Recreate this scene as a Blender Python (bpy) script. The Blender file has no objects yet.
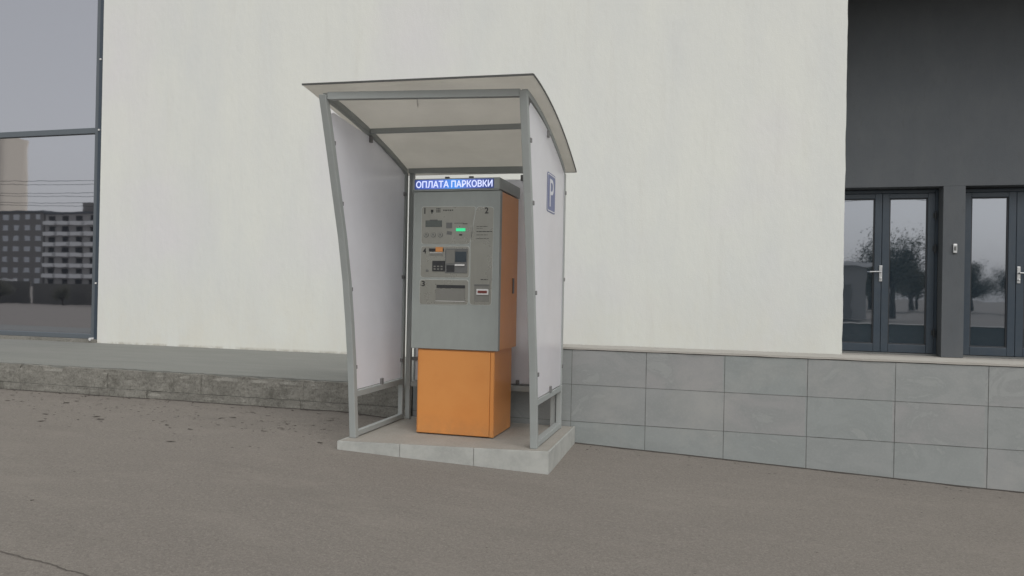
import bpy, bmesh, math, random
from mathutils import Vector, Matrix, noise

random.seed(7)
S = bpy.context.scene
COL = S.collection
E = 1.235                      # eye height above the asphalt at the tiled wall

# ------------------------------------------------------------------ camera
TH, ROLL, PITCH = math.radians(15.4), 0.0187, 0.004
fwd = Vector((-math.sin(TH)*math.cos(PITCH), math.cos(TH)*math.cos(PITCH), math.sin(PITCH)))
r0 = Vector((math.cos(TH), math.sin(TH), 0))
u0 = r0.cross(fwd)
Rv = r0*math.cos(ROLL) + u0*math.sin(ROLL)
Uv = -r0*math.sin(ROLL) + u0*math.cos(ROLL)
cd = bpy.data.cameras.new('camera')
cam = bpy.data.objects.new('camera', cd); COL.objects.link(cam)
cam.matrix_world = Matrix(((Rv.x, Uv.x, -fwd.x, 0), (Rv.y, Uv.y, -fwd.y, 0), (Rv.z, Uv.z, -fwd.z, E), (0, 0, 0, 1)))
cd.sensor_width = 36; cd.lens = 740/1024*36
cd.clip_start = 0.05; cd.clip_end = 3000
S.camera = cam

# ------------------------------------------------------------------ light
SUN_EL, SUN_AZ = math.radians(46), math.radians(140)      # azimuth clockwise from +Y
w = bpy.data.worlds.new('World'); S.world = w; w.use_nodes = True
nt = w.node_tree; nt.nodes.clear()
out = nt.nodes.new('ShaderNodeOutputWorld'); bg = nt.nodes.new('ShaderNodeBackground')
sky = nt.nodes.new('ShaderNodeTexSky'); sky.sky_type = 'NISHITA'; sky.sun_disc = False
sky.sun_elevation = SUN_EL; sky.sun_rotation = SUN_AZ; sky.dust_density = 4; sky.air_density = 1.2
bw = nt.nodes.new('ShaderNodeRGBToBW')
cl = nt.nodes.new('ShaderNodeMix'); cl.data_type = 'RGBA'; cl.blend_type = 'MULTIPLY'
cl.inputs[0].default_value = 1; cl.inputs[7].default_value = (1.005, 1.0, 0.985, 1)
mx = nt.nodes.new('ShaderNodeMix'); mx.data_type = 'RGBA'; mx.inputs[0].default_value = 0.88
nt.links.new(sky.outputs[0], bw.inputs[0]); pw = nt.nodes.new('ShaderNodeMath'); pw.operation = 'POWER'; pw.inputs[1].default_value = 0.45       # cloud cover evens the sky out
gn = nt.nodes.new('ShaderNodeMath'); gn.operation = 'MULTIPLY'; gn.inputs[1].default_value = 3.25
nt.links.new(bw.outputs[0], pw.inputs[0]); nt.links.new(pw.outputs[0], gn.inputs[0]); nt.links.new(gn.outputs[0], cl.inputs[6])
nt.links.new(sky.outputs[0], mx.inputs[6]); nt.links.new(cl.outputs[2], mx.inputs[7])
nt.links.new(mx.outputs[2], bg.inputs[0]); bg.inputs[1].default_value = 0.12
nt.links.new(bg.outputs[0], out.inputs[0])
sd = bpy.data.lights.new('sun', 'SUN'); sd.energy = 0.9; sd.angle = math.radians(45); sd.color = (1, 0.975, 0.94)
sun = bpy.data.objects.new('sun', sd); COL.objects.link(sun)
sdir = Vector((math.sin(SUN_AZ)*math.cos(SUN_EL), math.cos(SUN_AZ)*math.cos(SUN_EL), math.sin(SUN_EL)))
sun.rotation_euler = sdir.to_track_quat('Z', 'Y').to_euler(); sun.location = (0, -5, 15)
S.view_settings.view_transform = 'Standard'; S.view_settings.look = 'None'
S.view_settings.gamma = 1; S.view_settings.use_curve_mapping = False
S.view_settings.exposure = 0.16

# ------------------------------------------------------------------ materials
def srgb(r, g, b):
    f = lambda c: (c/255/12.92) if c/255 <= .04045 else ((c/255+.055)/1.055)**2.4
    return (f(r), f(g), f(b), 1)

class M:
    """small node builder"""
    def __init__(s, name, base=(.5,.5,.5,1), rough=.6, metal=0, spec=.5):
        s.m = bpy.data.materials.new(name); s.m.use_nodes = True
        s.t = s.m.node_tree; s.n = s.t.nodes; s.l = s.t.links
        s.b = s.n['Principled BSDF']; s.out = s.n['Material Output']
        s.b.inputs['Base Color'].default_value = base if len(base) == 4 else (*base, 1)
        s.b.inputs['Roughness'].default_value = rough
        s.b.inputs['Metallic'].default_value = metal
        s.b.inputs['Specular IOR Level'].default_value = spec
        s.co = s.n.new('ShaderNodeTexCoord').outputs['Object']
        s.col = None; s.h = None
    def map(s, scale=(1,1,1), loc=(0,0,0)):
        m = s.n.new('ShaderNodeMapping'); m.inputs['Scale'].default_value = scale; m.inputs['Location'].default_value = loc
        s.l.new(s.co, m.inputs[0]); return m.outputs[0]
    def noise(s, sc, detail=6, rough=.6, stretch=(1,1,1), loc=(0,0,0), dist=0):
        x = s.n.new('ShaderNodeTexNoise'); x.inputs['Scale'].default_value = sc; x.inputs['Detail'].default_value = detail
        x.inputs['Roughness'].default_value = rough; x.inputs['Distortion'].default_value = dist
        s.l.new(s.map(stretch, loc), x.inputs['Vector']); return x.outputs[0]
    def voro(s, sc, stretch=(1,1,1), feat='F1', out='Distance', rnd=1, vec=None):
        x = s.n.new('ShaderNodeTexVoronoi'); x.feature = feat; x.inputs['Scale'].default_value = sc
        x.inputs['Randomness'].default_value = rnd
        s.l.new(vec or s.map(stretch), x.inputs['Vector']); return x.outputs[out]
    def ramp(s, v, a, b, lo=0, hi=1):
        x = s.n.new('ShaderNodeMapRange'); x.inputs[1].default_value = a; x.inputs[2].default_value = b
        x.inputs[3].default_value = lo; x.inputs[4].default_value = hi; s.l.new(v, x.inputs[0]); return x.outputs[0]
    def math(s, op, a, b):
        x = s.n.new('ShaderNodeMath'); x.operation = op
        for i, v in enumerate((a, b)):
            if isinstance(v, (int, float)): x.inputs[i].default_value = v
            else: s.l.new(v, x.inputs[i])
        return x.outputs[0]
    def mix(s, fac, col, amt=1):
        """blend col over the current colour by fac*amt"""
        x = s.n.new('ShaderNodeMix'); x.data_type = 'RGBA'
        if s.col is None: x.inputs[6].default_value = s.b.inputs['Base Color'].default_value
        else: s.l.new(s.col, x.inputs[6])
        if isinstance(col, tuple): x.inputs[7].default_value = col if len(col) == 4 else (*col, 1)
        else: s.l.new(col, x.inputs[7])
        if isinstance(fac, (int, float)): x.inputs[0].default_value = fac*amt
        else: s.l.new(s.math('MULTIPLY', fac, amt), x.inputs[0])
        s.col = x.outputs[2]; s.l.new(s.col, s.b.inputs['Base Color']); return s
    def bump(s, h, dist, strength=1):
        x = s.n.new('ShaderNodeBump'); x.inputs['Distance'].default_value = dist; x.inputs['Strength'].default_value = strength
        s.l.new(h, x.inputs['Height'])
        if s.h is not None: s.l.new(s.h, x.inputs['Normal'])
        s.h = x.outputs[0]; s.l.new(s.h, s.b.inputs['Normal']); return s
    def roughmap(s, v, a, b):
        s.l.new(s.ramp(v, .3, .7, a, b), s.b.inputs['Roughness']); return s
    def sep(s, axis):
        x = s.n.new('ShaderNodeSeparateXYZ'); s.l.new(s.co, x.inputs[0]); return x.outputs[axis]

# asphalt: dusty, pale, fine aggregate
a = M('asphalt', (.235, .216, .193), .93, spec=.25)
a.mix(a.ramp(a.noise(.55, 5, .6, (1,1.6,1)), .35, .7), (.215, .196, .178), .7)
a.mix(a.ramp(a.noise(2.3, 6, .65, (1,2.2,1), (3,1,0)), .5, .75), (.275, .252, .224), .5)
a.mix(a.ramp(a.noise(140, 3, .7), .42, .62), (.17, .155, .14), .6)
a.mix(a.ramp(a.voro(95), .0, .28, 1, 0), (.36, .34, .31), .45)
a.mix(a.ramp(a.noise(38, 4, .7, loc=(5,2,0)), .60, .72), (.12, .105, .092), .6)
a.mix(a.ramp(a.noise(9, 5, .75, (1,1.4,1), (1,7,0)), .62, .75), (.17, .152, .136), .5)
a.mix(a.ramp(a.noise(64, 4, .85), .50, .66), (.34,.315,.284), .5)
a.mix(a.ramp(a.noise(62, 4, .8, loc=(3,8,1)), .52, .68), (.13,.117,.104), .5)
a.mix(a.ramp(a.voro(26, (1,1,0), rnd=1), .0, .10, 1, 0), (.46,.44,.41), .55)
a.mix(a.ramp(a.noise(1.1, 5, .7, (1,2.6,1), (7,3,0)), .52, .66), (.285,.262,.233), .25)
a.mix(a.ramp(a.noise(.9, 6, .75, (.6,2.2,1), (1,9,0)), .56, .66), (.18,.166,.149), .25)
a.bump(a.noise(75, 4, .8), .009, .9).bump(a.noise(14, 4), .008, .5)
ASPHALT = a.m

a = M('pavement_concrete', (.235, .24, .225), .88, spec=.3)
a.mix(a.ramp(a.noise(1.6, 6, .65, (.5,2.6,1)), .38, .68), (.195, .203, .19), .8)
a.mix(a.ramp(a.noise(4, 5, .7, (.35,4,1), (2,1,0)), .55, .72), (.30, .298, .275), .6)
a.mix(a.ramp(a.noise(70, 4, .7), .45, .65), (.15, .15, .14), .4)
a.bump(a.noise(45, 5, .7), .004, .5)
PAVE = a.m

a = M('kerb_concrete', (.26, .253, .228), .93, spec=.25)
a.mix(a.ramp(a.noise(3.2, 6, .7, (1,1,1.5)), .4, .65), (.18, .175, .157), .9)
a.mix(a.ramp(a.noise(11, 6, .75, (1,1,1), (4,0,0)), .52, .68), (.33, .325, .295), .6)
a.mix(a.ramp(a.noise(60, 4, .75), .5, .68), (.07, .067, .058), .6)
a.mix(a.ramp(a.noise(1.9, 6, .75, (1,1,.8), (8,2,1)), .55, .63), (.085, .082, .07), .6)
a.mix(a.ramp(a.noise(7, 6, .8, (.5,1,5), (3,1,2)), .58, .66), (.06,.057,.05), .6)
a.mix(a.ramp(a.noise(6, 6, .8, (.5,1,6), (1,5,8)), .60, .66), (.40,.39,.35), .5)
a.bump(a.noise(24, 6, .7), .012, .8).bump(a.noise(90, 4, .7), .005, .6)
KERB = a.m

# white plaster with rain streaks and a yellowish foot
a = M('white_plaster', (.75, .765, .725), .9, spec=.25)
a.mix(a.ramp(a.noise(1.5, 5, .6, (1,1,.35)), .38, .7), (.69, .71, .70), .8)
a.mix(a.ramp(a.noise(7, 5, .7, (1,1,.09), (1,0,2)), .55, .78), (.64, .64, .60), .3)
a.mix(a.ramp(a.noise(22, 4, .7, (1,1,.16), (5,0,0)), .6, .8), (.60, .59, .54), .2)
a.mix(a.ramp(a.noise(.5, 3, .5, loc=(2,1,6)), .5, .68), (.72, .71, .735), .7)
foot = a.math('MULTIPLY', a.ramp(a.sep(2), .0, 1.1, 1, 0), a.ramp(a.noise(3, 5, .7, (1,1,.5)), .3, .65))
a.mix(foot, (.72, .69, .585), .45)
fl = a.math('MULTIPLY', a.ramp(a.sep(2), .012, .045, 1, 0), a.ramp(a.noise(6, 5, .7), .4, .6))
a.mix(fl, (.36, .33, .27), .6)
a.bump(a.noise(9, 6, .65, (1,1,.5)), .010, .45).bump(a.noise(85, 4, .7), .0025, .6)
WHITE = a.m

a = M('grey_plaster', (.112, .122, .134), .9, spec=.25)
a.mix(a.ramp(a.noise(3, 6, .7, (1,1,.6)), .38, .7), (.134, .143, .152), .7)
a.mix(a.ramp(a.noise(18, 5, .7, (1,1,.25)), .55, .8), (.095, .098, .10), .5)
a.bump(a.noise(60, 5, .7), .003, .6)
GREY = a.m
SOFFIT = M('soffit_plaster', (.12, .122, .125), .9).m

# porcelain stone tiles 0.6 x 0.3 with thin joints (surface pattern on a plane)
def tile_mat(name, cols, ox, oz, jw=.0022):
    a = M(name, cols[0], .62, spec=.4)
    x = a.math('DIVIDE', a.math('SUBTRACT', a.sep(0), ox), .6)
    z = a.math('DIVIDE', a.math('SUBTRACT', a.sep(2), oz), .3025)
    wn = a.n.new('ShaderNodeTexWhiteNoise'); wn.noise_dimensions = '2D'
    cb = a.n.new('ShaderNodeCombineXYZ')
    a.l.new(a.math('FLOOR', x, 0), cb.inputs[0]); a.l.new(a.math('FLOOR', z, 0), cb.inputs[1]); a.l.new(cb.outputs[0], wn.inputs['Vector'])
    a.mix(wn.outputs[0], cols[1], .65)
    vm = a.n.new('ShaderNodeVectorMath'); vm.operation = 'MULTIPLY_ADD'
    a.l.new(a.co, vm.inputs[0]); vm.inputs[1].default_value = (1,1,1.6)
    sc = a.n.new('ShaderNodeVectorMath'); sc.operation = 'SCALE'; a.l.new(wn.outputs[1], sc.inputs[0]); sc.inputs[3].default_value = 5
    a.l.new(sc.outputs[0], vm.inputs[2])
    nz = a.n.new('ShaderNodeTexNoise'); nz.inputs['Scale'].default_value = 2.6; nz.inputs['Detail'].default_value = 7
    nz.inputs['Roughness'].default_value = .65; nz.inputs['Distortion'].default_value = 1.1; a.l.new(vm.outputs[0], nz.inputs['Vector'])
    a.mix(a.ramp(nz.outputs[0], .42, .62), cols[2], .6)
    a.mix(a.ramp(nz.outputs[0], .60, .64), cols[3], .35)
    a.mix(a.ramp(a.noise(60, 4, .7), .5, .75), cols[3], .35)
    a.mix(a.ramp(a.noise(1.3, 5, .7, (1,1,1)), .52, .7), (.42,.41,.39), .3)
    return a
a = tile_mat('stone_tiles', [(.275,.302,.30), (.312,.302,.306), (.235,.256,.254), (.36,.372,.368)], -3.133, .543)
a.bump(a.noise(40, 4), .001, .4)
TILE = a.m
SLABTILE = None
a = M('base_tile_side', (.42, .43, .41), .7)
a.mix(a.ramp(a.noise(6, 6, .7), .4, .7), (.28, .29, .28), .8)
a.mix(a.ramp(a.noise(45, 4, .7), .5, .7), (.43,.43,.41), .5)
a.mix(a.ramp(a.sep(2), .02, -.08, 0, 1), (.26,.25,.235), .6)
SLABTILE = a.m
a = M('base_top_concrete', (.34, .325, .295), .9)
a.mix(a.ramp(a.noise(3.5, 6, .7), .38, .68), (.28, .268, .24), .8)
a.mix(a.ramp(a.noise(60, 4, .7), .5, .7), (.2,.19,.17), .5)
a.bump(a.noise(70, 4), .002, .5)
SLABTOP = a.m
a = M('cement_cap', (.41, .395, .365), .92)
a.mix(a.ramp(a.noise(5, 6, .7), .4, .7), (.37,.355,.32), .8)
a.bump(a.noise(40, 5, .7), .006, .6)
CAP = a.m
GROUT = M('dark_grout', (.045,.042,.038), .95).m
JOINT = M('tile_grout', (.085,.088,.085), .95).m

a = M('grey_painted_steel', (.33, .355, .352), .48)
a.mix(a.ramp(a.noise(7, 5, .7), .4, .7), (.31,.325,.32), .6)
a.mix(a.ramp(a.noise(50, 4, .7), .62, .75), (.33,.33,.31), .35)
STEEL = a.m
a = M('clamp_steel', (.2, .2, .2), .45, .3); CLAMP = a.m

def milky(name, col, rough, trans, tint):
    a = M(name, col, rough, spec=.5)
    a.mix(a.ramp(a.noise(1.6, 4, .6, (1,1,.6)), .4, .7), tuple(c*.94 for c in col), .6)
    tr = a.n.new('ShaderNodeBsdfTranslucent'); tr.inputs[0].default_value = (*tint, 1)
    tm = a.n.new('ShaderNodeMix'); tm.data_type = 'RGBA'; tm.inputs[6].default_value = (*tint, 1); tm.inputs[7].default_value = (*(c*.92 for c in tint), 1)
    a.l.new(a.ramp(a.noise(3.2, 6, .7, (1,1,1), (4,1,0)), .38, .66), tm.inputs[0]); a.l.new(tm.outputs[2], tr.inputs[0])
    mx = a.n.new('ShaderNodeMixShader'); mx.inputs[0].default_value = trans
    a.l.new(a.b.outputs[0], mx.inputs[1]); a.l.new(tr.outputs[0], mx.inputs[2]); a.l.new(mx.outputs[0], a.out.inputs[0])
    return a.m
PANEL = milky('milky_acrylic', (.88, .89, .93), .14, .40, (.97,.965,.99))
ROOF = milky('roof_polycarbonate', (.52, .515, .49), .30, .60, (.84,.82,.775))
EDGE = M('dark_sheet_edge', (.07,.072,.07), .5).m
STREAK = M('roof_streak', (.6,.59,.56), .3).m

def brushed(name, col, rough, metal):
    a = M(name, col, rough, metal)
    a.mix(a.ramp(a.noise(30, 4, .7, (1,1,.15)), .4, .7), tuple(c*.9 for c in col), .6)
    a.mix(a.ramp(a.noise(4, 5, .7), .45, .7), tuple(min(1,c*1.1) for c in col), .5)
    a.roughmap(a.noise(6, 4), rough-.05, rough+.1)
    return a.m
SILVER = brushed('silver_paint', (.325, .352, .342), .38, .2)
INLAY = brushed('brushed_plate', (.30, .30, .272), .26, .5)
RIM = brushed('plate_rim', (.50,.52,.50), .3, .3)
RECESS = brushed('recess_plate', (.21,.21,.195), .4, .2)
a = M('orange_paint', (.68, .285, .080), .30, spec=.6)
a.mix(a.ramp(a.noise(2.4, 5, .6), .4, .7), (.62, .235, .058), .8)
a.mix(a.ramp(a.noise(16, 5, .75, (1,1,1)), .63, .75), (.50,.20,.06), .35)
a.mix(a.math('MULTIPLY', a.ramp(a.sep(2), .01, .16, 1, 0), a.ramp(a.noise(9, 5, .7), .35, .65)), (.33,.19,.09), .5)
a.mix(a.ramp(a.noise(5, 6, .8, (1,1,5), (2,0,3)), .66, .70), (.40,.17,.06), .4)
a.bump(a.noise(3, 2), .004, .3)
ORANGE = a.m
DARKIN = M('dark_interior', (.03,.032,.035), .5).m
BLACK = M('black_print', (.02,.02,.022), .5).m
LCD = M('display_glass', (.085,.10,.095), .15).m
SCREEN = M('screen_glass', (.03,.045,.06), .08).m
WPRINT = M('white_plastic', (.68,.68,.68), .4).m
TAG = M('orange_sticker', (.62,.27,.09), .5).m
GREYPL = M('grey_plastic', (.14,.145,.145), .45).m
RED = M('red_slot', (.16,.03,.025), .4).m

def emis(name, col, st, base=(.02,.02,.02)):
    a = M(name, base, .3); a.b.inputs['Emission Color'].default_value = (*col, 1); a.b.inputs['Emission Strength'].default_value = st
    return a
a = emis('led_panel', (.06,.16,.62), .9, (.02,.03,.09))
cr = a.n.new('ShaderNodeValToRGB'); e = cr.color_ramp.elements
e[0].position = .0; e[0].color = (.018,.03,.12,1); e[1].position = 1; e[1].color = (.02,.035,.13,1)
for p, c in ((.07,(.05,.10,.42,1)), (.3,(.10,.16,.55,1)), (.5,(.05,.27,.80,1)), (.68,(.10,.16,.50,1)), (.9,(.035,.06,.24,1))):
    q = e.new(p); q.color = c
ge = a.n.new('ShaderNodeTexCoord'); sx = a.n.new('ShaderNodeSeparateXYZ'); a.l.new(ge.outputs['Generated'], sx.inputs[0])
a.l.new(sx.outputs[0], cr.inputs[0]); a.l.new(cr.outputs[0], a.b.inputs['Emission Color'])
LEDBG = a.m
LEDTX = emis('led_letters', (.62,.68,.98), .95, (.2,.2,.25)).m
GREENL = emis('green_lamp', (.03,.62,.26), .9, (.02,.3,.1)).m

a = M('anthracite_frame', (.040, .058, .080), .38); a.mix(a.ramp(a.noise(9, 4), .4, .7), (.055,.07,.088), .6); FRAME = a.m
FRAMEL = M('window_frame_grey', (.115, .135, .155), .42).m
BRONZE = M('dark_seal', (.03,.034,.04), .6).m
CHROME = M('satin_chrome', (.62,.63,.64), .28, .9).m
def glass(name, refl, under, warp):
    a = M(name, under, .06, 0)
    g = a.n.new('ShaderNodeBsdfGlossy'); g.inputs[0].default_value = (*refl, 1); g.inputs[1].default_value = .018
    nb = a.n.new('ShaderNodeBump'); nb.inputs['Distance'].default_value = .01; nb.inputs['Strength'].default_value = warp
    a.l.new(a.noise(2.2, 2), nb.inputs['Height']); a.l.new(nb.outputs[0], g.inputs['Normal'])
    ad = a.n.new('ShaderNodeAddShader'); df = a.n.new('ShaderNodeBsdfDiffuse'); df.inputs[0].default_value = (*under, 1)
    a.l.new(g.outputs[0], ad.inputs[0]); a.l.new(df.outputs[0], ad.inputs[1]); a.l.new(ad.outputs[0], a.out.inputs[0])
    return a.m
GLASSW = glass('reflective_window_glass', (.51,.52,.565), (.010,.012,.016), .022)
GLASSD = glass('door_glass', (.31,.325,.36), (.018,.028,.038), .06)
SIGNB = M('sign_blue_faded', (.16,.185,.33), .5).m
SIGNW = M('sign_white', (.66,.67,.72), .5).m

# ------------------------------------------------------------------ mesh helpers (world coordinates, z measured from the eye = w)
def origin(o):
    v = Vector((0,0,0))
    while o: v += o.location; o = o.parent
    return v
def obj(name, bm, mat, parent=None, bevel=0, smooth=False):
    bmesh.ops.recalc_face_normals(bm, faces=bm.faces)
    me = bpy.data.meshes.new(name); og = origin(parent)
    bm.transform(Matrix.Translation(Vector((0,0,E)) - og))
    bm.to_mesh(me); bm.free()
    for m in (mat if isinstance(mat, (list, tuple)) else [mat]): me.materials.append(m)
    if smooth:
        for p in me.polygons: p.use_smooth = True
    o = bpy.data.objects.new(name, me); COL.objects.link(o)
    if parent: o.parent = parent
    if bevel:
        b = o.modifiers.new('bevel', 'BEVEL'); b.width = bevel; b.segments = 2; b.limit_method = 'ANGLE'; b.angle_limit = .7
    return o
def tag(o, label, cat, group=None, kind=None):
    if label: o['label'] = label
    if cat: o['category'] = cat
    if group: o['group'] = group
    if kind: o['kind'] = kind
    return o
def thing(name, loc, label, cat, group=None):
    o = bpy.data.objects.new(name, None); COL.objects.link(o)
    o.location = Vector(loc) + Vector((0,0,E)); o.empty_display_size = .2
    return tag(o, label, cat, group)
def box(bm, x0, x1, y0, y1, z0, z1, mi=0):
    v = [bm.verts.new(p) for p in ((x0,y0,z0),(x1,y0,z0),(x1,y1,z0),(x0,y1,z0),(x0,y0,z1),(x1,y0,z1),(x1,y1,z1),(x0,y1,z1))]
    for q in ((0,1,2,3),(4,5,6,7),(0,1,5,4),(1,2,6,5),(2,3,7,6),(3,0,4,7)):
        f = bm.faces.new([v[i] for i in q]); f.material_index = mi
    return bm
def B(*a, mi=0):
    return box(bmesh.new(), *a, mi=mi)
def beam(bm, p, q, wx, h, up=(0,0,1)):
    """rectangular bar p->q, width wx sideways, height h along up"""
    p, q = Vector(p), Vector(q); d = (q-p).normalized(); up = Vector(up)
    s = d.cross(up).normalized()*wx/2; t = s.cross(d).normalized()*h/2
    A = [bm.verts.new(c + i*s + j*t) for c in (p,q) for i,j in ((-1,-1),(1,-1),(1,1),(-1,1))]
    for f in ((0,1,2,3),(4,5,6,7),(0,1,5,4),(1,2,6,5),(2,3,7,6),(3,0,4,7)): bm.faces.new([A[i] for i in f])
    return bm
def strip(bm, u0, u1, front, back):
    """bar swept through (v,w) outlines: front edge points and back edge points"""
    rows = []
    for (a, b) in zip(front, back):
        rows.append([bm.verts.new((u0,*a)), bm.verts.new((u1,*a)), bm.verts.new((u1,*b)), bm.verts.new((u0,*b))])
    for r, s in zip(rows, rows[1:]):
        for i in range(4): bm.faces.new((r[i], r[(i+1)%4], s[(i+1)%4], s[i]))
    bm.faces.new(rows[0]); bm.faces.new(rows[-1]); return bm
def extrude_poly(bm, pts, vec):
    a = [bm.verts.new(p) for p in pts]; b = [bm.verts.new(Vector(p)+Vector(vec)) for p in pts]
    bm.faces.new(a); bm.faces.new(b)
    for i in range(len(a)): bm.faces.new((a[i], a[(i+1)%len(a)], b[(i+1)%len(a)], b[i]))
    return bm
def rounded(pts, r=.012, n=4):
    """round the corners of a polygon (2D)"""
    out = []
    P = [Vector(p) for p in pts]
    for i, p in enumerate(P):
        a, b = P[i-1], P[(i+1) % len(P)]
        d1, d2 = (a-p), (b-p); rr = min(r, d1.length*.45, d2.length*.45)
        s, e = p + d1.normalized()*rr, p + d2.normalized()*rr
        for k in range(n+1):
            t = k/n; out.append((1-t)**2*s + 2*t*(1-t)*p + t*t*e)
    return out
def cyl(bm, p, q, r, n=10, r2=None):
    p, q = Vector(p), Vector(q); d = (q-p).normalized(); s = d.orthogonal().normalized(); t = d.cross(s)
    r2 = r if r2 is None else r2
    A = [bm.verts.new(p + r*(math.cos(k*2*math.pi/n)*s + math.sin(k*2*math.pi/n)*t)) for k in range(n)]
    C = [bm.verts.new(q + r2*(math.cos(k*2*math.pi/n)*s + math.sin(k*2*math.pi/n)*t)) for k in range(n)]
    for k in range(n): bm.faces.new((A[k], A[(k+1)%n], C[(k+1)%n], C[k]))
    bm.faces.new(A); bm.faces.new(C); return bm
def text_mesh(s, size, depth, off=0.0):
    cu = bpy.data.curves.new('lettering', 'FONT'); cu.body = s; cu.size = size; cu.extrude = depth/2
    cu.offset = off*size
    t = bpy.data.objects.new('lettering', cu); COL.objects.link(t)
    dg = bpy.context.evaluated_depsgraph_get(); me = bpy.data.meshes.new_from_object(t.evaluated_get(dg))
    bm = bmesh.new(); bm.from_mesh(me)
    bpy.data.objects.remove(t); bpy.data.curves.remove(cu); bpy.data.meshes.remove(me)
    return bm
def place_text(s, size, depth, u, v, w, width=None, height=None, off=0.0):
    """text on a surface facing -v; (u,w) = lower left of its box"""
    bm = text_mesh(s, size, depth, off)
    xs = [p.co.x for p in bm.verts]; ys = [p.co.y for p in bm.verts]
    kx = width/(max(xs)-min(xs)) if width else 1; ky = height/(max(ys)-min(ys)) if height else kx
    x0, y0 = min(xs), min(ys)
    for p in bm.verts:
        x, y, z = p.co; p.co = (u+(x-x0)*kx, v-z-depth/2, w+(y-y0)*ky)
    return bm

# ------------------------------------------------------------------ ground
def lerp(x, xs, ys):
    if x <= xs[0]: return ys[0]
    for a, b, c, d in zip(xs, xs[1:], ys, ys[1:]):
        if x <= b:
            t = (x-a)/(b-a); return c + (d-c)*t
    return ys[-1]
def ground_w(u, v):
    base = lerp(u, (-60,-7.2,-3.2,-2.6,-1.13,-.1,1.9,8,60), (-1.12,-1.108,-1.108,-1.14,-1.235,-1.274,-1.35,-1.50,-1.6))
    return base - .018*min(max(6-v, 0), 8)
def axis(vals):
    out = []
    for a, b, n in vals: out += [a+(b-a)*k/n for k in range(n)]
    return out + [vals[-1][1]]
bm = bmesh.new()
US = axis(((-900,-60,10),(-60,-10,20),(-10,8,150),(8,60,20),(60,900,10)))
VS = axis(((-1200,-40,10),(-40,-2,14),(-2,6.3,80)))
gv = [[bm.verts.new((u, v, ground_w(u,v) + (.004*noise.noise((u*1.7, v*1.7, 0)) if -10 < u < 8 else 0))) for u in US] for v in VS]
for r, s in zip(gv, gv[1:]):
    for i in range(len(US)-1): bm.faces.new((r[i], r[i+1], s[i+1], s[i]))
g = obj('ground', bm, ASPHALT, smooth=True); tag(g, None, None, kind='structure')
bm = bmesh.new(); prev = None; rr = random.Random(11)      # long crack in the near asphalt
path = [(-4.2,2.62),(-3.5,2.56),(-2.99,2.532),(-2.86,2.524),(-2.70,2.512),(-2.52,2.492),(-2.375,2.472),(-1.9,2.38)]
for (p, q) in zip(path, path[1:]):
    for k in range(22):
        t = k/22; u = p[0]+(q[0]-p[0])*t; v = p[1]+(q[1]-p[1])*t + .014*noise.noise((u*9,0,1)) + .006*noise.noise((u*40,0,2))
        ww = .004+.018*max(0, noise.noise((u*6,3,0))+.15)+.006*abs(noise.noise((u*60,5,0))); z = ground_w(u, v)+.004*noise.noise((u*1.7, v*1.7, 0))+.0025
        cur = (bm.verts.new((u, v-ww/2, z)), bm.verts.new((u, v+ww/2, z)))
        if prev: bm.faces.new((prev[0], cur[0], cur[1], prev[1]))
        prev = cur
obj('crack', bm, M('crack_dirt', (.11,.10,.088), .95).m, g)
bm = bmesh.new(); prev = None      # dirt-filled gap where the asphalt meets the tiles and the kerb
for k in range(1300):
    u = -13 + k*.018; v1 = 5.999 if u > -2.53 else 5.968; ww = .009+.016*max(0, noise.noise((u*5,7,0))+.25)+.006*noise.noise((u*25,1,0))
    z = ground_w(u, v1)+.004*noise.noise((u*1.7, v1*1.7, 0))+.0045
    cur = (bm.verts.new((u, v1-max(ww,.003), z-.001)), bm.verts.new((u, v1, z+.002)))
    if prev: bm.faces.new((prev[0], cur[0], cur[1], prev[1]))
    prev = cur
obj('edge_dirt', bm, M('edge_dirt', (.07,.063,.055), .95).m, g)

# pavement slab (left of and behind the tiled parapet)
PW = -.850
bm = bmesh.new()
U1 = axis(((-30,-10,10),(-10,-2.3,110),(-2.3,16,20))); V1 = [6.115 + (8.62-6.115)*k/24 for k in range(25)]
gv = []
for j, v in enumerate(V1):
    row = []
    for u in U1:
        wv = PW + .0045*noise.noise((u*1.3, v*2.2, 3))
        vv = v
        if j == 0: vv = 6.05 + .035*noise.noise((u*3.1, 1, 0)) + .02*noise.noise((u*11, 4, 0)); wv += .006
        if u > -2.5: vv = max(vv, 6.32)
        row.append(bm.verts.new((u, vv, wv)))
    gv.append(row)
for r, s in zip(gv, gv[1:]):
    for i in range(len(U1)-1): bm.faces.new((r[i], r[i+1], s[i+1], s[i]))
low = [bm.verts.new((x.co.x, x.co.y+.004, PW-.02)) for x in gv[0]]
for i in range(len(U1)-1): bm.faces.new((gv[0][i], gv[0][i+1], low[i+1], low[i]))
tag(obj('pavement', bm, PAVE), None, None, kind='structure')

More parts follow.
